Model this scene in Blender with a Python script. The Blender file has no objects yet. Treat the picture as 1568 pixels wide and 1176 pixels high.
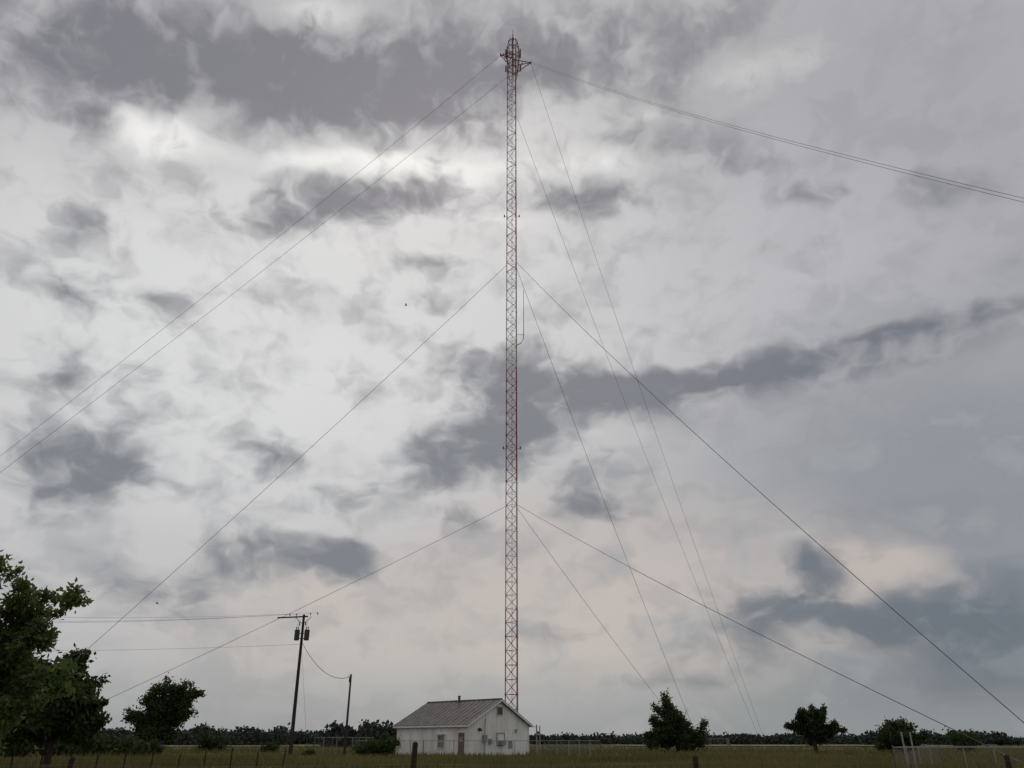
import bpy, math, random
from mathutils import Vector, Matrix, noise as mn
sc=bpy.context.scene
R=random.Random(7)
EYE=1.5
# ------------------------------------------------------------------ helpers
class MB:
    def __init__(s): s.v=[];s.f=[];s.m=[]
    def face(s,pts,m=0):
        n=len(s.v); s.v.extend([tuple(q) for q in pts]); s.f.append(tuple(range(n,n+len(pts)))); s.m.append(m)
    def tube(s,pts,rad,n=6,m=0,cap=True):
        pts=[Vector(q) for q in pts]
        if not isinstance(rad,(list,tuple)): rad=[rad]*len(pts)
        base=len(s.v); k=len(pts)
        for i,q in enumerate(pts):
            d=(pts[min(i+1,k-1)]-pts[max(i-1,0)])
            if d.length<1e-9: d=Vector((0,0,1))
            d.normalize()
            a=Vector((0,0,1)) if abs(d.z)<.9 else Vector((1,0,0))
            x=d.cross(a).normalized(); y=d.cross(x)
            for j in range(n):
                t=2*math.pi*j/n
                s.v.append(tuple(q+x*(math.cos(t)*rad[i])+y*(math.sin(t)*rad[i])))
        for i in range(k-1):
            for j in range(n):
                a0=base+i*n+j;a1=base+i*n+(j+1)%n
                s.f.append((a0,a1,a1+n,a0+n));s.m.append(m)
        if cap:
            s.f.append(tuple(base+j for j in range(n)));s.m.append(m)
            s.f.append(tuple(base+(k-1)*n+j for j in reversed(range(n))));s.m.append(m)
    def box(s,c,d,m=0,M=None):
        cx,cy,cz=c;dx,dy,dz=d[0]/2,d[1]/2,d[2]/2
        P=[Vector((cx+i*dx,cy+j*dy,cz+k*dz)) for i in(-1,1) for j in(-1,1) for k in(-1,1)]
        if M: P=[M@q for q in P]
        b=len(s.v);s.v.extend([tuple(q) for q in P])
        for q in((0,1,3,2),(4,6,7,5),(0,4,5,1),(2,3,7,6),(0,2,6,4),(1,5,7,3)):
            s.f.append(tuple(b+i for i in q));s.m.append(m)
    def leaf(s,c,size,rng,m=0,asp=.5,up=None):
        a=Vector((rng.gauss(0,1),rng.gauss(0,1),rng.gauss(0,1)-.3)).normalized()
        b=a.cross(Vector((rng.gauss(0,1),rng.gauss(0,1),rng.gauss(0,1)))).normalized()
        l=size*rng.uniform(.6,1.3)
        b=b*(l*asp*.5); c=Vector(c)
        s.face((c,c+a*l*.45+b,c+a*l,c+a*l*.45-b),m)
    def obj(s,name,mats,parent=None,smooth=False):
        me=bpy.data.meshes.new(name);me.from_pydata(s.v,[],s.f)
        for q in mats: me.materials.append(q)
        me.polygons.foreach_set("material_index",s.m)
        if smooth: me.polygons.foreach_set("use_smooth",[True]*len(s.f))
        me.update()
        o=bpy.data.objects.new(name,me);sc.collection.objects.link(o)
        if parent: o.parent=parent
        return o
def empty(name,loc=(0,0,0),rz=0):
    o=bpy.data.objects.new(name,None);sc.collection.objects.link(o);o.location=loc;o.rotation_euler=(0,0,rz);return o
def mat(name,c1,c2=None,scale=3,rough=.8,metal=0,bump=0,spec=.3,rnd=0,trans=0,stretch=(1,1,1)):
    m=bpy.data.materials.new(name);m.use_nodes=True;nt=m.node_tree;N=nt.nodes;L=nt.links
    b=N['Principled BSDF'];b.inputs['Roughness'].default_value=rough;b.inputs['Metallic'].default_value=metal
    b.inputs['Specular IOR Level'].default_value=spec
    c2=c2 or tuple(x*.7 for x in c1)
    tc=N.new('ShaderNodeTexCoord');mp=N.new('ShaderNodeMapping');mp.inputs['Scale'].default_value=stretch
    L.new(tc.outputs['Object'],mp.inputs[0])
    n=N.new('ShaderNodeTexNoise');n.inputs['Scale'].default_value=scale;n.inputs['Detail'].default_value=4;n.inputs['Roughness'].default_value=.65
    L.new(mp.outputs[0],n.inputs['Vector'])
    rp=N.new('ShaderNodeMapRange');rp.inputs[1].default_value=.35;rp.inputs[2].default_value=.65
    L.new(n.outputs[0],rp.inputs[0])
    mx=N.new('ShaderNodeMix');mx.data_type='RGBA'
    mx.inputs[6].default_value=(*c1,1);mx.inputs[7].default_value=(*c2,1)
    if rnd:
        g=N.new('ShaderNodeNewGeometry');ma=N.new('ShaderNodeMath');ma.operation='MULTIPLY_ADD';ma.inputs[1].default_value=rnd
        L.new(g.outputs['Random Per Island'],ma.inputs[0])
        mb=N.new('ShaderNodeMath');mb.operation='MULTIPLY';mb.inputs[1].default_value=1-rnd
        L.new(rp.outputs[0],mb.inputs[0]);L.new(mb.outputs[0],ma.inputs[2]);L.new(ma.outputs[0],mx.inputs[0])
    else: L.new(rp.outputs[0],mx.inputs[0])
    L.new(mx.outputs[2],b.inputs['Base Color'])
    if bump:
        bp=N.new('ShaderNodeBump');bp.inputs['Strength'].default_value=bump;bp.inputs['Distance'].default_value=.05
        L.new(n.outputs[0],bp.inputs['Height']);L.new(bp.outputs[0],b.inputs['Normal'])
    if trans:
        t=N.new('ShaderNodeBsdfTranslucent');ms=N.new('ShaderNodeMixShader');ms.inputs[0].default_value=trans
        L.new(mx.outputs[2],t.inputs[0]);L.new(b.outputs[0],ms.inputs[1]);L.new(t.outputs[0],ms.inputs[2])
        L.new(ms.outputs[0],N['Material Output'].inputs[0])
    return m
# ------------------------------------------------------------------ world / sky
w=bpy.data.worlds.new("World");sc.world=w;w.use_nodes=True
nt=w.node_tree;N=nt.nodes;L=nt.links;N.clear()
def math_(op,a,b=None,c=None,clamp=False):
    n=N.new('ShaderNodeMath');n.operation=op;n.use_clamp=clamp
    for i,q in enumerate((a,b,c)):
        if q is None: continue
        if isinstance(q,(int,float)): n.inputs[i].default_value=q
        else: L.new(q,n.inputs[i])
    return n.outputs[0]
def sstep(v,a,b,o0=0,o1=1):
    n=N.new('ShaderNodeMapRange');n.interpolation_type='SMOOTHSTEP'
    L.new(v,n.inputs[0]);n.inputs[1].default_value=a;n.inputs[2].default_value=b;n.inputs[3].default_value=o0;n.inputs[4].default_value=o1
    return n.outputs[0]
def mixc(f,a,b):
    n=N.new('ShaderNodeMix');n.data_type='RGBA'
    if isinstance(f,(int,float)): n.inputs[0].default_value=f
    else: L.new(f,n.inputs[0])
    for i,q in((6,a),(7,b)):
        if isinstance(q,tuple): n.inputs[i].default_value=(*q,1)
        else: L.new(q,n.inputs[i])
    return n.outputs[2]
def vmath(op,a,b=None,c=None):
    n=N.new('ShaderNodeVectorMath');n.operation=op
    for i,q in enumerate((a,b,c)):
        if q is None: continue
        if isinstance(q,tuple): n.inputs[i].default_value=q
        else: L.new(q,n.inputs[i])
    return n.outputs['Value'] if op in('DOT_PRODUCT','LENGTH') else n.outputs[0]
tc=N.new('ShaderNodeTexCoord')
sp=N.new('ShaderNodeSeparateXYZ');L.new(tc.outputs['Generated'],sp.inputs[0])
az=math_('MULTIPLY',math_('ARCTAN2',sp.outputs[0],sp.outputs[1]),57.2958)
el=math_('MULTIPLY',math_('ARCSINE',sp.outputs[2]),57.2958)
cb=N.new('ShaderNodeCombineXYZ');L.new(az,cb.inputs[0]);L.new(el,cb.inputs[1]);cb.inputs[2].default_value=1.0
def noise(vec,scale,detail,rough,loc=(0,0,0),st=(1,1,1)):
    v=vmath('MULTIPLY_ADD',vec,(scale*st[0],scale*st[1],scale),loc)
    n=N.new('ShaderNodeTexNoise');n.noise_dimensions='2D'
    n.inputs['Scale'].default_value=1.0;n.inputs['Detail'].default_value=detail;n.inputs['Roughness'].default_value=rough
    L.new(v,n.inputs['Vector']);return n
def warped(src,scale,amp,detail,loc,st=(1,1,1),rough=.55):
    n=noise(src,scale,detail,rough,loc,st)
    a=vmath('SUBTRACT',n.outputs[1],(.5,.5,.5))
    return vmath('MULTIPLY_ADD',a,amp,src)
P=[warped(cb.outputs[0],.24,(3.0,2.0,0),2,(3,1,0),(.8,1.3,1))]
def stage(dep):   # keep evaluation sequential (small shader stack)
    P[0]=vmath('MULTIPLY_ADD',dep,(1e-7,1e-7,0),P[0])
def blob(b,grow):
    src=P[0]
    sx,sy=1/(b[2]*grow),1/(b[3]*grow)
    if abs(b[4])<6:
        q=vmath('MULTIPLY_ADD',src,(sx,sy,0),(-b[0]*sx,-b[1]*sy,0))
    else:
        t=math.radians(b[4]);c,s=math.cos(t),math.sin(t)
        u=vmath('DOT_PRODUCT',src,(c*sx,s*sx,-(b[0]*c+b[1]*s)*sx))
        v=vmath('DOT_PRODUCT',src,(-s*sy,c*sy,(b[0]*s-b[1]*c)*sy))
        cc=N.new('ShaderNodeCombineXYZ');L.new(u,cc.inputs[0]);L.new(v,cc.inputs[1]);q=cc.outputs[0]
    g=N.new('ShaderNodeTexGradient');g.gradient_type='SPHERICAL';L.new(q,g.inputs[0]);return g.outputs[1]
def accum(lst,grow,gain=1.0):
    acc=None
    for i,b in enumerate(lst):
        acc=math_('MULTIPLY_ADD',blob(b,grow),b[5]*gain,acc if acc is not None else 0.0)
        if i%7==6: stage(acc)
    stage(acc)
    return acc
# cloud catalogue: azimuth, elevation, half-width, half-height (degrees), tilt, density
D=[(-37.2,41.5,10.8,3.4,20,.9),(-23.7,44.3,12.4,3.3,9,1),(-14.1,44.2,11.5,2.7,4,.9),(-5.5,47.1,8.5,3.7,3,.8),(5.7,47.5,10.5,3.3,-3,.7),(22.3,47.4,5.3,2,-12,.45),
(-14.3,37.1,7.3,1.9,7,1),(5.7,38.3,6.2,1.6,-7,.9),(-5,38.4,4.2,1.3,2,.5),(-21.7,35.1,3.4,1.4,11,.5),(-36.3,37.7,3,1.1,-3,.6),(-33.6,27.4,2.6,1.6,5,.65),(-26.8,28.6,2.1,1.2,12,.45),(-34.4,31.5,2.3,1.2,17,.5),
(-32.6,21.8,2.5,1.3,12,.6),(-28.1,22.1,1.9,1,11,.45),(-24.7,20.8,1.5,.6,9,.5),(-29.6,17.5,5.1,2.5,9,.8),(-32.1,14.9,4.4,2.1,9,.65),(-8.2,33.5,3.7,1,4,.3),(-17,32.7,3.2,1.3,8,.35),(-5.3,31.1,2.5,1,2,.3),(-18.9,18.4,3,1.8,6,.5),(-12.9,15.7,2.6,1,3,.3),
(3,24.2,7.7,2.8,-1,1),(-.8,25.4,3.2,2.2,0,.8),(10.2,23.4,5.1,1.8,-4,.65),(-4.8,19.1,5.8,1.9,11,1),(-.2,20.8,2.8,2.4,0,.7),(5.9,18.3,3.8,1.9,-2,.6),(6.2,15.7,3.4,1.1,-2,.85),(-4.1,14.8,2.2,1,1,.5),
(22.8,24.4,11.2,1.4,3,1),(31.8,25.4,5.7,.8,0,.8),(16.9,23.6,4.4,1.1,-2,.4),(12.1,41.9,4.5,1.7,-6,.6),(19.9,39.4,3.9,1.4,-10,.4),(17.4,44.6,3.6,1.7,-9,.4),(26,35.5,3.5,.8,-9,.45),(34.7,33.8,3.4,1.1,-18,.45),
(-16.2,12.1,4.5,1.8,-6,.7),(-20.5,11.1,2.8,2.2,4,.5),(-12.5,11.6,2.5,1.3,3,.7),(-24.2,8.8,4.3,1.9,4,.5),(21.8,10.8,2.2,1.6,-47,.85),(18.9,8.2,4.2,1.9,-3,.95),(23.9,6.7,5.1,1.2,-3,.65),(29.7,7.6,5,2.2,-4,.85),(30.1,4.5,4.8,2.5,-3,.65),(15.5,5.4,3.8,1.4,-1,.5),(4.9,6.7,3.7,.6,-1,.4),(12.3,3.8,5.2,.7,-1,.4)]
B=[(-33.7,38.4,5.5,1.4,5,.8),(-29.2,38.4,4.4,1.7,15,.8),(-18,39.3,6.2,1.1,9,1),(-5.7,39.9,8.5,1.4,3,1.1),(-10.6,40.7,4.2,1.3,5,.8),(8.9,40.6,6,1.3,-4,.8),(12.2,42.9,3.3,1.1,-6,.8),(19.8,44.6,3.5,1.9,-10,.5),(25.2,45.2,4.5,2.4,-13,.4),(-25.8,41.3,3.7,.9,13,.4),(-3,49.2,3.4,2.2,1,.5),(-20,48.7,5.5,1.3,10,.8),(-28.8,45.9,3.8,1.3,15,.6),
(7.5,21.2,5.1,1.2,7,.45),(-11.3,19.5,5.4,2.1,4,.3),(-21.2,10.2,2.9,.8,4,.4),(-.8,36.6,4.7,1.6,0,.5),(-12.8,33.9,6.1,1.2,6,.5),(-15.9,13.8,3.6,.8,4,.5),(-24.3,30.5,5.8,2.7,11,.3),(20.7,12.6,1.7,1.0,-4,.5)]
Wm=[(25.1,10.8,4.3,1.9,-16,.95),(22.7,8.9,2.8,.9,-4,.9),(-14.1,8.9,4,1.3,2,.5),(10,7.2,13.5,4.8,-1,.7),(-7.6,7.7,17.3,5.3,1,.7),(23.4,5.8,4.3,.8,-2,.5),(8,12.2,14.2,4.1,-2,.6),(.8,15.6,9.9,2.8,0,.3)]
BG=[((-20.5,28.4,27,15,8),(.70,.70,.695),1.0),((-8.1,39.1,15.4,7.2,4),(.72,.71,.70),.8),((3.7,31.4,14.5,6.7,-2),(.63,.625,.625),.7),((-24,45.4,33.6,6.4,12),(.45,.447,.465),.7),
((34.9,37.4,15.6,10.4,-18),(.39,.386,.412),.9),((20.2,32.2,12.3,7.3,-9),(.51,.507,.527),.7),((32,14.1,15.3,10.6,-8),(.28,.29,.315),1.0),((29.4,2.7,17.8,5.6,-1),(.17,.20,.23),.9)]
col=(.465,.458,.463)
for i,(b,c,wt) in enumerate(BG):
    g=blob(b,1.7);g=math_('MULTIPLY',sstep(g,0,.85),wt)
    col=mixc(g,col,c)
    if i%4==3: stage(col)
for i,b in enumerate(Wm):
    g=math_('MULTIPLY',sstep(blob(b,1.5),0,.8),b[5]*.9)
    col=mixc(g,col,(.54,.475,.43))
    if i%4==3: stage(col)
hz=sstep(el,-1,6.5,1,0)
col=mixc(math_('MULTIPLY',hz,.85),col,(.25,.28,.295))
Bs=accum(B,1.5,.9)
Ds=accum(D,1.5,1.0)
P2=warped(P[0],.6,(.7,.5,0),1,(2,6,0))
f1=noise(P2,.28,5,.47,(7,2,0),(.8,1.25,1)).outputs[0]
f2=noise(P2,.85,3,.46,(1,9,0),(.85,1.2,1)).outputs[0]
f3=noise(P2,.13,2,.5,(11,4,0),(.6,1.5,1)).outputs[0]
fb=math_('MULTIPLY_ADD',math_('SUBTRACT',f2,.5),.38,math_('SUBTRACT',f1,.5))
bs=sstep(math_('MULTIPLY_ADD',fb,1.4,Bs),.0,1.05)
col=mixc(bs,col,(.90,.89,.86))
s2=sstep(math_('MULTIPLY_ADD',math_('SUBTRACT',f3,.5),.9,fb),-.12,.40)
s2=math_('MULTIPLY',s2,math_('SUBTRACT',1.0,bs))
col=mixc(math_('MULTIPLY',s2,.28),col,(.24,.24,.255))
dn=math_('MULTIPLY_ADD',fb,1.4,Ds)
ds=sstep(dn,-.10,.95)
elf=sstep(el,5,40)
dc=mixc(elf,(.17,.185,.205),(.195,.193,.218))
azf=sstep(az,8,26); dc=mixc(math_('MULTIPLY',azf,math_('SUBTRACT',1.0,elf)),dc,(.13,.15,.18))
dc=mixc(sstep(fb,-.3,0,.35,0),dc,(.38,.38,.39))
col=mixc(math_('MULTIPLY',ds,.95),col,dc)
sky=N.new('ShaderNodeTexSky');sky.sky_type='NISHITA';sky.sun_disc=False
sky.sun_elevation=math.radians(41);sky.sun_rotation=math.radians(-5)
b1=N.new('ShaderNodeBackground');b1.inputs[1].default_value=.1;L.new(sky.outputs[0],b1.inputs[0])
b2=N.new('ShaderNodeBackground');b2.inputs[1].default_value=1.0;L.new(col,b2.inputs[0])
ms=N.new('ShaderNodeMixShader');ms.inputs[0].default_value=.96;L.new(b1.outputs[0],ms.inputs[1]);L.new(b2.outputs[0],ms.inputs[2])
wo=N.new('ShaderNodeOutputWorld');L.new(ms.outputs[0],wo.inputs[0])
w.cycles.sampling_method='MANUAL';w.cycles.sample_map_resolution=256
sun=bpy.data.lights.new("sun",'SUN');sun.energy=.8;sun.angle=math.radians(15);sun.color=(1,.95,.88)
so=bpy.data.objects.new("sun",sun);sc.collection.objects.link(so)
a,e=math.radians(-5),math.radians(41)
so.rotation_euler=Vector((math.sin(a)*math.cos(e),math.cos(a)*math.cos(e),math.sin(e))).to_track_quat('Z','Y').to_euler()
# ------------------------------------------------------------------ materials
M_grass=mat("field_grass",(.125,.103,.040),(.055,.066,.024),.05,.95,spec=.1,stretch=(.4,2.2,1))
def ground_mat():
    m=M_grass;nt=m.node_tree;N=nt.nodes;L=nt.links;b=N['Principled BSDF']
    tc=N['Texture Coordinate'];n=N.new('ShaderNodeTexNoise');n.inputs['Scale'].default_value=3;n.inputs['Detail'].default_value=6;L.new(tc.outputs['Object'],n.inputs['Vector'])
    src=b.inputs['Base Color'].links[0].from_socket
    mr=N.new('ShaderNodeMapRange');mr.inputs[1].default_value=.3;mr.inputs[2].default_value=.7;mr.inputs[3].default_value=.55;mr.inputs[4].default_value=1.3;L.new(n.outputs[0],mr.inputs[0])
    v=N.new('ShaderNodeVectorMath');v.operation='SCALE';L.new(src,v.inputs[0]);L.new(mr.outputs[0],v.inputs['Scale']);L.new(v.outputs[0],b.inputs['Base Color'])
ground_mat()
M_blade=mat("dry_grass_blades",(.225,.175,.072),(.058,.080,.026),.12,.9,rnd=.35,trans=.25,spec=.1,stretch=(.5,1.6,1))
M_leafN=mat("leaf_near",(.150,.205,.060),(.055,.090,.026),1.5,.6,rnd=.6,trans=.5)
M_leafD=mat("leaf_dark",(.070,.098,.036),(.028,.044,.018),.5,.8,rnd=.5,trans=.3,spec=.1)
M_leafF=mat("leaf_distant_hazed",(.070,.086,.066),(.036,.050,.044),.05,.9,rnd=.5,spec=.05)  # distance haze painted into the leaf colour: paler and bluer than the nearer trees
M_bark=mat("bark",(.055,.045,.036),(.025,.02,.017),8,.9)
M_wood=mat("pole_wood",(.050,.038,.028),(.025,.02,.016),3,.85,stretch=(6,6,.5))
M_red=mat("tower_orange_paint",(.38,.085,.062),(.25,.068,.055),1.2,.6)
M_wht=mat("tower_white_paint",(.58,.53,.50),(.40,.34,.31),1.2,.6)
M_rust=mat("tower_head_steel",(.24,.09,.07),(.15,.075,.065),1.2,.6)
M_cable=mat("steel_cable",(.14,.13,.14),(.10,.10,.11),2,.6,.2)
M_galv=mat("galvanised_steel",(.34,.34,.34),(.22,.22,.22),6,.55,.2)
M_link=mat("weathered_fence_steel",(.20,.20,.195),(.12,.12,.12),6,.6,.1)
M_wall=mat("white_painted_siding",(.86,.86,.84),(.66,.65,.62),.9,.7,stretch=(1,1,.35))
M_trim=mat("white_trim",(.80,.79,.77),(.62,.60,.57),2,.6)
M_roof=mat("weathered_metal_roof",(.150,.130,.128),(.088,.076,.075),1.3,.7,.1,spec=.2)
M_ribs=mat("metal_roof_ribs",(.32,.30,.295),(.22,.20,.198),1.3,.6,.1,spec=.3)
M_door=mat("door_faded_red",(.22,.12,.10),(.15,.09,.08),3,.7)
M_dark=mat("dark_opening",(.03,.03,.03),(.02,.02,.02),3,.5)
M_glass=mat("window_pane",(.30,.28,.26),(.16,.15,.15),3,.25,spec=.5)
M_conc=mat("concrete",(.30,.29,.27),(.2,.19,.18),3,.9)
M_trf=mat("transformer_grey",(.06,.06,.065),(.04,.04,.045),3,.5)
M_brown=mat("rusty_post",(.05,.032,.024),(.03,.02,.016),10,.9)
M_farm=mat("tan_field",(.30,.24,.14),(.20,.17,.095),.02,.95,spec=.1,stretch=(.3,2,1))
# ------------------------------------------------------------------ ground
g=MB();
def gh(x,y): return .12*mn.noise(Vector((x*.03,y*.03,0))) if 0<y<400 else 0
def ring(xs,ys):
    b=len(g.v)
    for y in ys:
        for x in xs: g.v.append((x,y,gh(x,y)))
    n=len(xs)
    for j in range(len(ys)-1):
        for i in range(n-1):
            g.f.append((b+j*n+i,b+j*n+i+1,b+(j+1)*n+i+1,b+(j+1)*n+i));g.m.append(0)
xs=[-4000,-2000,-1000,-500,-300]+[x for x in range(-200,201,8)]+[300,500,1000,2000,4000]
ys=[-1500,-500,-200,-100,-50,-20]+[y for y in range(0,300,6)]+[330,380,450,600,900,1500,3000,6000]
ring(xs,ys)
g.obj("ground",[M_grass],smooth=True)
f=MB()
for (x0,x1,y0,y1) in ((-190,-60,230,300),(40,150,260,330),(-60,-30,300,340)):
    f.face([(x0,y0,.2),(x1,y0+10,.2),(x1+15,y1,.2),(x0-10,y1,.2)])
f.obj("stubble_field",[M_farm])
gr=MB();rg=random.Random(3)
def blades(n,y0,y1,hs,wd):
    for _ in range(n):
        y=math.sqrt(rg.uniform(y0*y0,y1*y1));x=rg.uniform(-.78,.78)*y
        k=mn.noise(Vector((x*.08,y*.12,4)))
        if k<-.25 and rg.random()<.6: continue
        h=hs*rg.uniform(.5,1.3)*(1+.9*k);a=rg.uniform(0,6.283);wx=math.cos(a)*wd;wy=math.sin(a)*wd
        lx,ly=rg.gauss(0,.25)*h,rg.gauss(0,.25)*h;z=gh(x,y)-.03
        gr.face([(x-wx,y-wy,z),(x+wx,y+wy,z),(x+lx+wx*.3,y+ly+wy*.3,z+h),(x+lx-wx*.3,y+ly,z+h*.97)])
blades(24000,3,48,.40,.014);blades(52000,48,80,.42,.03);blades(30000,80,150,.45,.05);blades(12000,150,260,.5,.09)
gr.obj("meadow_grass",[M_blade])
# ------------------------------------------------------------------ tower
TX,TY=.15,96.0
DIR=[math.radians(177.4),math.radians(297.4),math.radians(57.4)]
tower=empty("radio_mast",(TX,TY,0))
Rr=.92
legs=[Vector((math.cos(t)*Rr,math.sin(t)*Rr,0)) for t in DIR]
H=109.5;bay=1.6
t1=MB()
def band(z): return 0 if int(z//16)%2==0 else 1
nb=int(H/bay)
for i in range(nb):
    z0=i*bay;z1=z0+bay;m=band(z0+.8)
    for k in range(3):
        A,Bq=legs[k],legs[(k+1)%3];u=Vector((0,0,1))
        t1.tube([A+u*z0,A+u*z1],.070,6,m,False)
        t1.tube([A+u*z0,Bq+u*z0],.026,4,m,False)
        if (i+k)%2: t1.tube([A+u*z0,Bq+u*z1],.042,4,m,False)
        else: t1.tube([Bq+u*z0,A+u*z1],.042,4,m,False)
    if i%4==0:
        for k in range(3): t1.tube([legs[k]+u*(z0-.06),legs[k]+u*(z0+.06)],.11,6,m)
for i in range(nb):
    z0=i*bay;t1.tube([(-.15,.1,z0),(-.15,.1,z0+bay)],.03,4,band(z0+.8),False)
t1.obj("lattice_shaft",[M_red,M_wht],tower)
t2=MB()
c6=[(math.cos(math.radians(60*k+27)),math.sin(math.radians(60*k+27))) for k in range(6)]
for z,rr in ((104.2,.95),(106.6,1.2),(108.8,1.15),(110.6,.8)):
    for k in range(6):
        a,b=c6[k],c6[(k+1)%6]
        t2.tube([(a[0]*rr,a[1]*rr,z),(b[0]*rr,b[1]*rr,z)],.055,5)
        t2.tube([(a[0]*rr,a[1]*rr,z),(a[0]*.6,a[1]*.6,z)],.045,5)
for k in range(6):
    a=c6[k]
    t2.tube([(a[0]*.7,a[1]*.7,102.3),(a[0]*.95,a[1]*.95,104.2),(a[0]*1.2,a[1]*1.2,106.6),(a[0]*1.15,a[1]*1.15,108.8),(a[0]*.8,a[1]*.8,110.6)],.05,5)
    b=c6[(k+1)%6]
    t2.tube([(a[0]*.95,a[1]*.95,104.2),(b[0]*1.2,b[1]*1.2,106.6)],.04,4)
    t2.tube([(b[0]*1.2,b[1]*1.2,106.6),(a[0]*1.15,a[1]*1.15,108.8)],.04,4)
    if k%2==0:
        Mx=Matrix.Translation((a[0]*1.4,a[1]*1.4,108.6))@Matrix.Rotation(math.radians(60*k+27),4,'Z')
        t2.box((0,0,0),(.16,.30,2.0),0,Mx)
        t2.box((0,0,-3.4),(.14,.24,1.4),0,Mx)
t2.tube([(0,0,109),(0,0,112.4)],.09,6);t2.tube([(0,0,112.4),(0,0,113.6)],.035,5)
t2.tube([(.5,.2,110.5),(.5,.2,111.8)],.05,5);t2.tube([(-.5,-.1,110.5),(-.46,-.1,111.6)],.05,5)
t2.tube([(0,0,111.1),(0,0,111.5)],.20,8)
tips=[Vector((-2.1,.1,107.6)),Vector((3.0,-.15,105.9)),Vector((3.1,.15,105.6))]
for tip,hw in ((tips[0],.6),(Vector((3.05,0,105.8)),.7)):
    z=tip.z;sx=1 if tip.x>0 else -1
    t2.tube([(0,hw,z),tip],.07,5);t2.tube([(0,-hw,z),tip],.07,5)
    t2.tube([(sx*.5,0,z-2.4),tip],.07,5);t2.tube([(sx*1.6,hw*.45,z),(sx*1.6,-hw*.45,z)],.05,5)
    t2.tube([(sx*1.5,0,z),(sx*1.3,0,z-1.7)],.04,5)
    t2.tube([(tip.x,-.3,z),(tip.x,.3,z)],.09,6)
t2.obj("antenna_head",[M_rust],tower)
t3=MB()
t3.tube([(.45,-.4,51.6),(1.1,-.5,51.9),(1.45,-.5,52.6),(1.5,-.5,53.4),(1.5,-.5,60.6)],[.05,.05,.05,.055,.03],6)
t3.tube([(.45,-.4,53.4),(1.5,-.5,53.2)],.03,5)
t3.obj("whip_antenna",[M_rust],tower)
t4=MB()
for z in (36.4,73.7):
    for sx in(-1.3,.95):
        t4.tube([(sx*.6,-.2,z),(sx,-.2,z)],.03,5);t4.tube([(sx,-.2,z-.05),(sx,-.2,z+.3)],.09,8)
t4.obj("side_marker_lights",[M_rust],tower)
t5=MB()
t5.box((0,0,.3),(2.4,2.4,.6),0)
t5.obj("base_pier",[M_conc],tower)
def sagline(A,Bq,sag,rad,name,n=28,m=M_cable,parent=None,k=5):
    A=Vector(A);Bq=Vector(Bq);pts=[]
    for i in range(n+1):
        t=i/n;q=A.lerp(Bq,t);q.z-=4*sag*t*(1-t);pts.append(q)
    mb=MB();mb.tube(pts,rad,k);return mb.obj(name,[m],parent,smooth=True)
T0=Vector((TX,TY,0))
DD=[(62.5,105),(60,94),(60,98)]
for k,t in enumerate(DIR):
    d=Vector((math.cos(t),math.sin(t),0))
    i1=T0+d*DD[k][0]+Vector((0,0,.5));o1=T0+d*DD[k][1]+Vector((0,0,.8))
    leg=T0+legs[k]
    sagline(leg+Vector((0,0,28.7)),i1-d*2.5,.5,.024,"guy_wire")
    sagline(leg+Vector((0,0,65.2)),i1,.7 if k==0 else 1.1,.026,"guy_wire")
    if k==1:
        sagline(T0+tips[k],o1+d*1.0,2.5,.014,"guy_wire")
        sagline(T0+tips[k]+Vector((0,0,-.35)),o1+d*.6,2.4,.014,"guy_wire")
    else:
        sagline(T0+tips[k],o1+d*1.0,1.9 if k==0 else 2.3,.022,"guy_wire")
    if k==0: sagline(leg+Vector((0,0,102.6)),o1-d*1,1.4,.022,"guy_wire")
    if k==2: sagline(leg+Vector((0,0,95)),o1-d*2,2.2,.022,"guy_wire")
    for q in(i1,o1):
        an=MB();b=Vector((q.x,q.y,-.1));an.box((b.x,b.y,.12),(1.2,1.2,.5),0)
        an.tube([b-d*.4,q+d*0+Vector((0,0,.1))],.08,6,1);an.tube([b+d*.6,q+Vector((0,0,.1))],.06,6,1)
        an.obj("guy_anchor",[M_conc,M_galv])
# ------------------------------------------------------------------ building
W_,L_,HE,HR=8.7,11.4,3.05,5.35
bd=empty("white_utility_building",(-4.38,84,0),math.radians(45))
b=MB()
b.face([(0,0,-.3),(0,0,HE),(0,L_,HE),(0,L_,-.3)]);b.face([(W_,0,-.3),(W_,L_,-.3),(W_,L_,HE),(W_,0,HE)])
b.face([(0,0,-.3),(W_,0,-.3),(W_,0,HE),(W_/2,0,HR),(0,0,HE)]);b.face([(0,L_,-.3),(0,L_,HE),(W_/2,L_,HR),(W_,L_,HE),(W_,L_,-.3)])
n=int(L_/.38)
for i in range(n+1):
    y=.06+i*(L_-.12)/n;b.box((-.012,y,HE/2-.15+.1),(.024,.035,HE-.1),0)
n=int(W_/.38)
for i in range(n+1):
    x=.06+i*(W_-.12)/n;h=HE+(HR-HE)*(1-abs(x-W_/2)/(W_/2))-.12;b.box((x,-.012,h/2),(.035,.024,h),0)
b.obj("walls",[M_wall],bd)
b=MB();b.box((W_/2,L_/2,.06),(W_+.12,L_+.12,.34));b.obj("foundation",[M_conc],bd)
b=MB()
sl=(HR-HE)/(W_/2);oh=.35;th=.07
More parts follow.
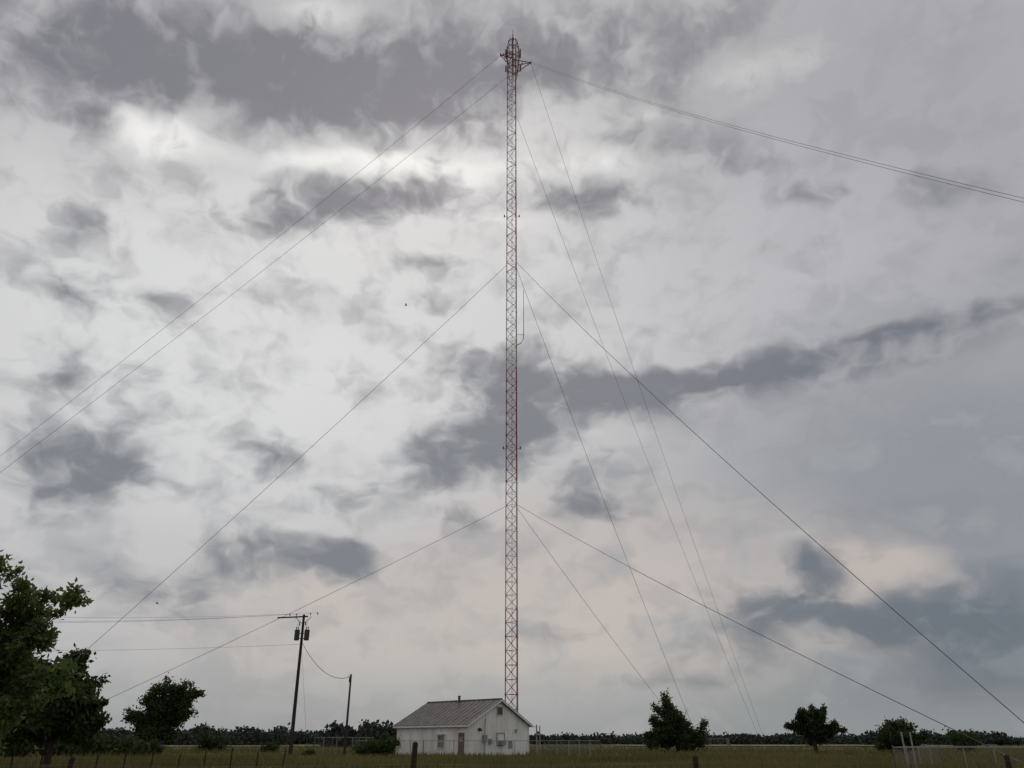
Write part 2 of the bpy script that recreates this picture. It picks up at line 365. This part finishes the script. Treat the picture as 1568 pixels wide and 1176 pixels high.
for sgn in(0,1):
    def X(x): return x if sgn==0 else W_-x
    e0=(X(-oh),HE-sl*oh+.06);r0=(X(W_/2),HR+.06)
    y0,y1=-.35,L_+.35
    v=[(e0[0],y0,e0[1]),(r0[0],y0,r0[1]),(r0[0],y1,r0[1]),(e0[0],y1,e0[1])]
    u=[(q[0],q[1],q[2]+th) for q in v]
    b.face(v);b.face(u);b.face([v[0],v[1],u[1],u[0]]);b.face([v[3],v[2],u[2],u[3]]);b.face([v[0],v[3],u[3],u[0]])
    k=16
    for i in range(k+1):
        y=y0+.03+i*(y1-y0-.06)/k
        b.tube([(e0[0],y,e0[1]+th+.02),(r0[0],y,r0[1]+th+.02)],.045,4,1)
b.tube([(W_/2,-.38,HR+.16),(W_/2,L_+.38,HR+.16)],.09,6)
b.obj("roof",[M_roof,M_ribs],bd)
b=MB()
b.box((-.37,L_/2,HE-sl*oh+.01),(.03,L_+.72,.16))
for sgn in(-1,1):
    xA=W_/2;zA=HR+.02;xB=W_/2+sgn*(W_/2+oh);zB=HE-sl*oh+.02
    b.face([(xA,-.365,zA-.1),(xB,-.365,zB-.1),(xB,-.365,zB+.1),(xA,-.365,zA+.1)])
b.box((-.02,.05,HE/2),(.06,.14,HE-.06));b.box((.1,-.03,HE/2),(.16,.04,HE-.06));b.box((W_-.05,-.03,HE/2),(.14,.04,HE-.06));b.box((-.02,L_-.06,HE/2),(.06,.14,HE-.06))
b.obj("trim",[M_trim],bd)
b=MB();b.box((-.05,.85,1.22),(.06,.92,2.05),0);b.box((-.045,.33,1.25),(.09,.09,2.25),1);b.box((-.045,1.37,1.25),(.09,.09,2.25),1);b.box((-.045,.85,2.33),(.09,.95,.09),1);b.box((-.5,.85,.12),(.9,1.3,.22),2);b.box((-.09,.85,1.65),(.02,.45,.5),3)
b.obj("door",[M_door,M_trim,M_conc,M_glass],bd)
b=MB();b.box((-.04,4.0,1.45),(.04,1.0,1.1),0)
for y in(3.45,4.55): b.box((-.05,y,1.45),(.08,.09,1.28),1)
for z in(.86,2.04): b.box((-.055,4.0,z),(.09,1.2,.09),1)
b.box((-.065,4.0,1.45),(.03,1.0,.05),1);b.box((-.25,4.0,2.14),(.42,1.3,.04),1)
b.obj("side_window",[M_glass,M_trim],bd)
b=MB();b.box((W_/2,-.035,4.35),(.8,.04,.75),0)
for i in range(7): b.box((W_/2,-.075,4.06+i*.1),(.74,.05,.03),1)
for x in(-.43,.43): b.box((W_/2+x,-.05,4.35),(.07,.08,.88),2)
for z in(3.95,4.76): b.box((W_/2,-.05,z),(.93,.08,.07),2)
b.obj("gable_vent",[M_dark,M_galv,M_trim],bd)
b=MB()
b.box((2.2,-.14,1.75),(.45,.24,.65),0);b.tube([(2.2,-.14,2.07),(2.2,-.14,3.4),(2.2,-.28,3.55)],.04,6,0);b.tube([(2.2,-.14,1.4),(2.2,-.14,0)],.03,6,0)
b.box((3.0,-.12,1.5),(.35,.2,.45),0);b.box((1.5,-.1,2.6),(.3,.18,.2),1);b.box((1.5,-.25,2.5),(.22,.2,.15),1)
b.obj("electric_meter",[M_galv,M_dark],bd)
b=MB();b.box((4.5,-.04,1.7),(.95,.04,1.05),0);b.box((4.5,-.06,2.27),(1.1,.08,.08),1);b.box((4.5,-.06,1.13),(1.1,.08,.08),1)
for x in(-.52,.52): b.box((4.5+x,-.06,1.7),(.08,.08,1.06),1)
b.box((4.5,-.3,1.35),(.66,.5,.42),1)
b.obj("gable_window_unit",[M_trim,M_galv],bd)
b=MB();b.box((6.7,-.06,2.5),(.4,.08,.4),0);b.box((6.7,-.11,2.5),(.3,.03,.3),1);b.box((5.9,-.05,1.2),(.5,.08,.7),1)
b.obj("wall_louver",[M_trim,M_galv],bd)
b=MB();b.tube([(W_/2-.3,6.0,HR-.1),(W_/2-.3,6.0,HR+.55)],.13,8);b.tube([(W_/2-.3,6.0,HR+.55),(W_/2-.3,6.0,HR+.68)],[.22,.1],8)
b.obj("roof_vent",[M_roof],bd)
b=MB()
b.tube([(9.3,-.6,-.1),(9.3,-.6,3.1)],.07,7);b.tube([(9.8,-.6,-.1),(9.8,-.6,3.0)],.06,7);b.tube([(9.3,-.6,2.9),(8.8,.2,2.9)],.035,5)
b.obj("cable_bridge_posts",[M_galv],bd)
# ------------------------------------------------------------------ fences
def chain_fence(name,poly,h=1.6,closed=True,step=3.0,mesh=.26):
    mb=MB();n=len(poly)
    for i in range(n if closed else n-1):
        A=Vector((*poly[i],0));Bq=Vector((*poly[(i+1)%n],0));l=(Bq-A).length;k=max(1,round(l/step));d=(Bq-A)/l
        mb.tube([A+Vector((0,0,h)),Bq+Vector((0,0,h))],.022,5,0)
        mb.tube([A+Vector((0,0,.12)),Bq+Vector((0,0,.12))],.006,4,0)
        for j in range(k+1):
            q=A+d*(l*j/k);mb.tube([q+Vector((0,0,-.2)),q+Vector((0,0,h+.05+.05*R.random()))],.03 if j%k else .045,6,0)
        x=-h
        while x<l:
            a0=max(0,x);a1=min(l,x+h)
            if a1>a0:
                mb.tube([A+d*a0+Vector((0,0,(a0-x))),A+d*a1+Vector((0,0,(a1-x)))],.003,3,1,False)
                mb.tube([A+d*a0+Vector((0,0,h-(a0-x))),A+d*a1+Vector((0,0,h-(a1-x)))],.003,3,1,False)
            x+=mesh
    return mb.obj(name,[M_galv,M_link])
chain_fence("chain_link_fence",[(-17,93),(-8.2,79),(3,79.5),(9.5,92),(6,104),(-5,106)],1.55)
chain_fence("chain_link_fence",[(20.5,46),(33,41),(38,49),(27.5,55)],1.2)
chain_fence("chain_link_fence",[(-67,93),(-54,94),(-53,104),(-67,103)],1.7)
chain_fence("chain_link_fence",[(27,142),(36,141),(38,151),(29,152)],1.9)
chain_fence("chain_link_fence",[(-22.5,97),(-17.2,96),(-16.5,101),(-21.5,102)],1.9)
for x,y,hh in((-56,95,2.1),(-57.2,95.4,2.1),(28.6,142.2,2.6),(21.3,46.4,1.9),(22.0,46.9,1.9)):
    mb=MB();mb.tube([(x,y,-.1),(x,y,hh)],.045,8);mb.tube([(x,y,hh),(x,y,hh+.06)],[.055,.02],8);mb.obj("gate_post",[M_galv])
pf=[(-11.2,12.6,1.30,.10),(-6.35,12.1,1.33,.16),(-1.42,12.0,1.50,.06),(2.56,12.0,1.31,0),(7.0,12.2,1.3,.03),(11.5,12.3,1.3,0)]
fe=empty("pasture_fence",(0,0,0));mb=MB();tops=[]
for x,y,h,ln in pf:
    z=gh(x,y)
    mb.tube([(x,y,z-.3),(x+ln*.5,y,z+h*.5),(x+ln,y,z+h-.02),(x+ln,y,z+h)],[.045,.042,.038,.02],8);tops.append((x,y,h,ln,z))
mb.obj("posts",[M_brown],fe)
mb=MB()
for hh in(1.22,.95,.65,.35):
    for a_,b_ in zip(tops,tops[1:]):
        pts=[]
        for i in range(9):
            t=i/8;p0=Vector((a_[0]+a_[3]*hh/a_[2],a_[1]-.045,a_[4]+hh));p1=Vector((b_[0]+b_[3]*hh/b_[2],b_[1]-.045,b_[4]+hh))
            q=p0.lerp(p1,t);q.z-=.10*t*(1-t);pts.append(q)
        mb.tube(pts,.0022,3)
        for i in range(1,30):
            q=Vector(pts[0]).lerp(Vector(pts[-1]),i/30);q.z-=.10*(i/30)*(1-i/30)
            mb.tube([q+Vector((-.012,0,.016)),q+Vector((.012,0,-.016))],.0018,3)
mb.obj("barbed_wire",[M_cable],fe)
fe=empty("stake_fence",(0,0,0));mb=MB()
rr=random.Random(5);pr=None
for i in range(16):
    x=-33+i*1.35;y=44+.25*i;h=rr.uniform(.85,1.2);ln=rr.gauss(0,.05)
    mb.tube([(x,y,-.2),(x+ln,y,h)],[.045,.035],6)
    if pr:
        for hh in(.95,.6,.3): mb.tube([(pr[0],pr[1]-.05,hh),(x,y-.05,hh)],.006,3)
    pr=(x,y)
mb.obj("stakes",[M_brown],fe)
# ------------------------------------------------------------------ utility poles
up=empty("utility_pole",(-21.85,84,0))
mb=MB();mb.tube([(.12,0,-.5),(.05,0,6),(-.02,0,13.6)],[.20,.165,.12],10);mb.obj("pole",[M_wood],up)
mb=MB();mb.box((0,-.17,13.35),(3.2,.10,.13),0,Matrix.Rotation(math.radians(-2.5),4,'Y')@Matrix.Translation((-.55,0,0)))
mb.tube([(-.85,-.2,13.3),(-.02,-.14,12.6)],.025,4);mb.tube([(.85,-.2,13.35),(-.02,-.14,12.6)],.025,4)
mb.obj("crossarm",[M_wood],up)
INS=[(-1.45,13.3),(-.75,13.33),(.7,13.42),(1.45,13.46)]
mb=MB()
for x,z in INS:
    mb.tube([(x,-.17,z+.02),(x,-.17,z+.16),(x,-.17,z+.17),(x,-.17,z+.22),(x,-.17,z+.23),(x,-.17,z+.34)],[.02,.02,.075,.075,.045,.05],7)
mb.obj("insulators",[M_trf],up)
mb=MB()
for sx in(-.52,.50):
    mb.tube([(sx,-.05,11.0),(sx,-.05,11.05),(sx,-.05,11.95),(sx,-.05,12.02),(sx,-.05,12.08)],[.22,.27,.27,.29,.16],12)
    mb.tube([(sx-.1,-.1,12.05),(sx-.1,-.1,12.35)],.05,6);mb.tube([(sx+.1,-.1,12.05),(sx+.1,-.1,12.35)],.05,6)
    mb.tube([(sx,0,11.7),(0,0,11.7)],.04,5);mb.tube([(sx,0,11.2),(0,0,11.2)],.04,5)
    mb.tube([(sx-.1,-.1,12.35),(sx*.9,-.15,12.9),(sx*1.5,-.17,13.3)],.012,4)
mb.box((-.33,-.2,12.62),(.10,.10,.36),0);mb.box((.3,-.2,12.66),(.10,.10,.36),0)
mb.obj("transformers",[M_trf],up)
u2=empty("utility_pole",(-17.6,90,0))
mb=MB();mb.tube([(-.02,0,-.4),(.02,0,8.15)],[.14,.095],9);mb.obj("pole",[M_wood],u2)
mb=MB();mb.tube([(0,-.1,7.9),(-.3,-.1,8.0)],.03,5);mb.box((-.05,-.13,7.55),(.18,.12,.5));mb.tube([(.02,-.12,7.3),(.02,-.12,0)],.03,5);mb.obj("service_head",[M_trf],u2)
PX,PY=-21.85,84
for x,z in (INS[0],INS[1],INS[3]):
    sagline((PX+x,PY-.17,z+.3),(-82+x,88,z+1.6+.3*x),1.0,.010,"power_line",k=4)
sagline((PX,PY-.15,10.6),(-82,88,10.9),.6,.010,"power_line",k=4)
sagline((PX+.1,PY-.1,10.8),(-17.6,89.9,7.9),1.3,.028,"power_line",k=4)
sagline((PX+.05,PY,10.5),(PX+1.6,PY+1,0),.0,.010,"pole_stay_wire",k=4)
# ------------------------------------------------------------------ trees
def rv(r): return Vector((r.gauss(0,1),r.gauss(0,1),r.gauss(0,1))).normalized()
def tree(name,x,y,th,tr,lobes,nl,twigs,leaves,ls,seed,mleaf,bare=0,sig=.1,asp=.55,smin=.55,smax=1.0):
    r=random.Random(seed);mb=MB();z0=gh(x,y)
    base=Vector((x,y,z0-.2));fork=Vector((x+r.gauss(0,.1)*th*.3,y,z0+th))
    mb.tube([base,base.lerp(fork,.15),base.lerp(fork,.6)+Vector((r.gauss(0,.05),0,0)),fork],[tr*1.5,tr*1.1,tr*.9,tr*.75],8,1)
    for lb in lobes:
        c=Vector(lb[:3]);rad=Vector(lb[3:6]);k=lb[6] if len(lb)>6 else 1
        mean=(rad.x+rad.y+rad.z)/3
        m=max(2,int(nl*k));per=int(leaves*k/m/twigs)
        for _ in range(m):
            d=rv(r);s=r.uniform(smin,smax)
            tg=c+Vector((d.x*rad.x,d.y*rad.y,d.z*rad.z))*s
            if tg.z<z0+.3: tg.z=z0+.3
            st=base.lerp(fork,r.uniform(.7,1.0))
            mid=st.lerp(tg,.5)+Vector((r.gauss(0,.08),r.gauss(0,.08),r.uniform(.0,.15)))*mean
            q1=st.lerp(mid,.5)+rv(r)*.04*mean;q2=mid.lerp(tg,.5)+rv(r)*.05*mean
            pts=[st,q1,mid,q2,tg]
            mb.tube(pts,[tr*.42,tr*.32,tr*.22,tr*.13,tr*.04],5,1,False)
            isb=r.random()<bare
            for j in range(twigs):
                t=r.uniform(1.3,4.0);i=min(3,int(t));s0=pts[i].lerp(pts[i+1],t-i)
                e=s0+(rv(r)+(tg-c).normalized()*.6)*mean*r.uniform(.15,.38)
                mb.tube([s0,s0.lerp(e,.5)+rv(r)*.03*mean,e],[tr*.08,tr*.05,tr*.02],3,1,False)
                if isb: continue
                for _l in range(int(per*r.uniform(.4,1.6))):
                    q=s0.lerp(e,r.uniform(.2,1.08))+Vector((r.gauss(0,1),r.gauss(0,1),r.gauss(0,.8)))*sig*mean
                    if q.z<z0+.1: q.z=z0+r.uniform(.1,.6)
                    mb.leaf(q,ls,r,0,asp)
    return mb.obj(name,[mleaf,M_bark])
tree("apple_tree",-12.8,18,1.6,.16,[(-12.3,18,3.9,1.7,1.8,1.5,1),(-11.0,17.7,4.0,1.5,1.2,1.3,.9),(-10.6,18,2.9,1.3,1.2,.8,.6),(-12,18.2,2.1,1.8,1.6,.9,.8),(-14,18,4.2,1.8,1.6,1.5,.5)],26,9,21000,.13,11,M_leafN,0,.055,.5,.55,1.1)
tree("young_tree",7.75,6.6,2.2,.08,[(6.8,6.5,5.0,1.5,1.3,1.0,1),(8.0,6.8,5.0,1.4,1.3,1.3,.8)],16,7,3600,.10,41,M_leafN,0,.06,.45,.6,1.0)
tree("shade_tree",-24.3,45,1.8,.2,[(-24.2,45,4.3,2.2,2.0,1.9,1),(-25.8,45,3.0,2.6,2.2,1.8,1),(-22.8,45,2.6,1.2,1.5,1.5,.4),(-27.5,45,4,2.5,2,1.8,.8)],18,8,11000,.30,12,M_leafD,0,.09)
tree("oak_tree",-45.9,110,2.5,.35,[(-45.9,110,7.4,3.0,3,2.8,1),(-48.2,110,5.2,2.2,2.5,2.2,.6),(-43.2,110,6.4,2.2,2.2,2.4,.6),(-46,110,3.4,3.2,2.6,1.8,.6)],20,8,14000,.36,13,M_leafD,0,.11,.55,.5,1.0)
tree("half_bare_tree",21.3,110,1.6,.24,[(19.9,110,4.6,2.1,2.2,2.4,1),(23.5,110,3.7,2.4,2,2.0,1),(18.4,110,2.6,2.0,2,1.7,.7),(22.0,110,1.8,4.2,2,1.5,1.2)],18,9,9000,.34,44,M_leafD,.28,.10,.55,.45,1.05)
tree("field_tree",39.1,110,2.0,.28,[(37.3,110,4.7,2.0,1.8,1.4,.7),(40.8,110,4.7,2.2,1.8,1.3,.7),(39,110,5.5,1.8,1.5,.9,.5),(36.8,110,3.0,1.6,1.5,.8,.4),(41.7,110,3.0,1.8,1.5,.7,.4),(39.3,110,2.6,1.3,1.3,1.6,.5)],14,8,8000,.33,15,M_leafD,0,.10,.55,.5,1.05)
tree("field_tree",45.8,100,1.0,.2,[(45.5,100,2.7,2.3,1.8,1.3,1),(47.6,100,2.0,1.2,1.5,1.1,.4),(43.8,100,1.6,1.1,1.5,1.1,.4)],18,8,7000,.32,16,M_leafD,0,.13,.55,.4,.95)
tree("field_tree",66,125,1.2,.2,[(66,125,1.7,2.8,2,1.4,1)],16,7,3600,.36,17,M_leafD,0,.16,.55,.4,.95)
def bush(name,x,y,rx,rz,n,ls,seed,m=M_leafD):
    tree(name,x,y,.35,.06,[(x,y,rz*.55,rx,rx*.8,rz*.6,1),(x+rx*.4,y,rz*.35,rx*.7,rx*.6,rz*.45,.5)],12,6,n,ls,seed,m,0,.16)
bush("shrub",-12.6,83,1.6,2.1,3500,.2,21);bush("shrub",-14.8,86,1.5,1.7,2000,.2,22)
bush("shrub",-38.5,92,1.0,1.5,1500,.2,23);bush("shrub",-46,130,2.6,3.3,2200,.35,24)
bush("shrub",-34,120,1.5,1.3,1200,.25,29);bush("shrub",-62,118,2.5,3.6,2200,.35,25);bush("shrub",-20,84,.7,.8,700,.15,30)
def clumps(name,lst,mleaf,seed,dens,ls):
    r=random.Random(seed);mb=MB()
    for (x,y,rx,rz) in lst:
        for _ in range(dens):
            d=rv(r);s=r.random()**.35
            q=Vector((x+d.x*rx*s,y+d.y*rx*s,max(.2,rz*.9+d.z*rz*s)))
            mb.leaf(q,ls,r,0,.8)
        mb.tube([(x,y,-.2),(x,y,rz)],[.3,.15],5,1)
    mb.obj(name,[mleaf,M_bark])
r=random.Random(31)
clumps("hedgerow",[(-60+ i*1.9+r.gauss(0,.5),76+r.gauss(0,1.5),1.7,r.uniform(.9,1.9)) for i in range(15)],M_leafD,32,520,.40)
lst=[]
for i in range(420):
    azd=math.radians(-46+92*i/419+r.gauss(0,.15))
    dist=r.uniform(430,560)
    h=2.5+1.5*mn.noise(Vector((i*.11,3,0)))+.7*r.random()+1.4*max(0,mn.noise(Vector((i*.35,8,0))))
    if i<210: h*=1.2
    else: h*=.82
    lst.append((math.tan(azd)*dist,dist,r.uniform(4,8),max(1.2,h)))
clumps("distant_treeline",lst,M_leafF,33,170,1.6)
lst=[]
for i in range(60):
    dist=r.uniform(290,360);azd=math.radians(-31+16*i/59);h=2.2+1.8*mn.noise(Vector((i*.21,5,2)))+.8*r.random()
    lst.append((math.tan(azd)*dist,dist,r.uniform(3,5),max(1.2,h)))
for i in range(16):
    dist=230+r.gauss(0,6);x=-50+i*1.2;h=3.3-.12*abs(i-9)+r.gauss(0,.5);lst.append((x,dist,2.6,max(1.5,h)))
for i in range(26):
    dist=330;azd=math.radians(22+17*r.random());lst.append((math.tan(azd)*dist,dist,r.uniform(3,5),r.uniform(1.3,2.8)))
clumps("distant_woodland",lst,M_leafF,34,260,1.2)
for (x,y,z,s) in((-9.5,60,37.0,.12),(-33.5,75,13.3,.12)):
    mb=MB();mb.tube([(x-s,y,z),(x-.4*s,y,z+.02),(x+.3*s,y,z+.02),(x+.9*s,y,z+.04)],[.01,.05,.05,.01],6)
    for k in(-1,1):
        mb.face([(x-.3*s,y,z+.03),(x+.3*s,y,z+.03),(x+.1*s,y+k*1.2*s,z+.14),(x-.5*s,y+k*2.0*s,z+.02)])
    mb.obj("bird",[M_dark])
# ------------------------------------------------------------------ camera
cam=bpy.data.cameras.new("camera");cam.sensor_width=36;cam.lens=27.18;cam.clip_end=12000;cam.clip_start=.1
co=bpy.data.objects.new("camera",cam);sc.collection.objects.link(co);co.location=(0,0,EYE);co.rotation_euler=(math.radians(114.8),0,0)
sc.camera=co
sc.view_settings.view_transform='Standard';sc.view_settings.look='None';sc.view_settings.exposure=0
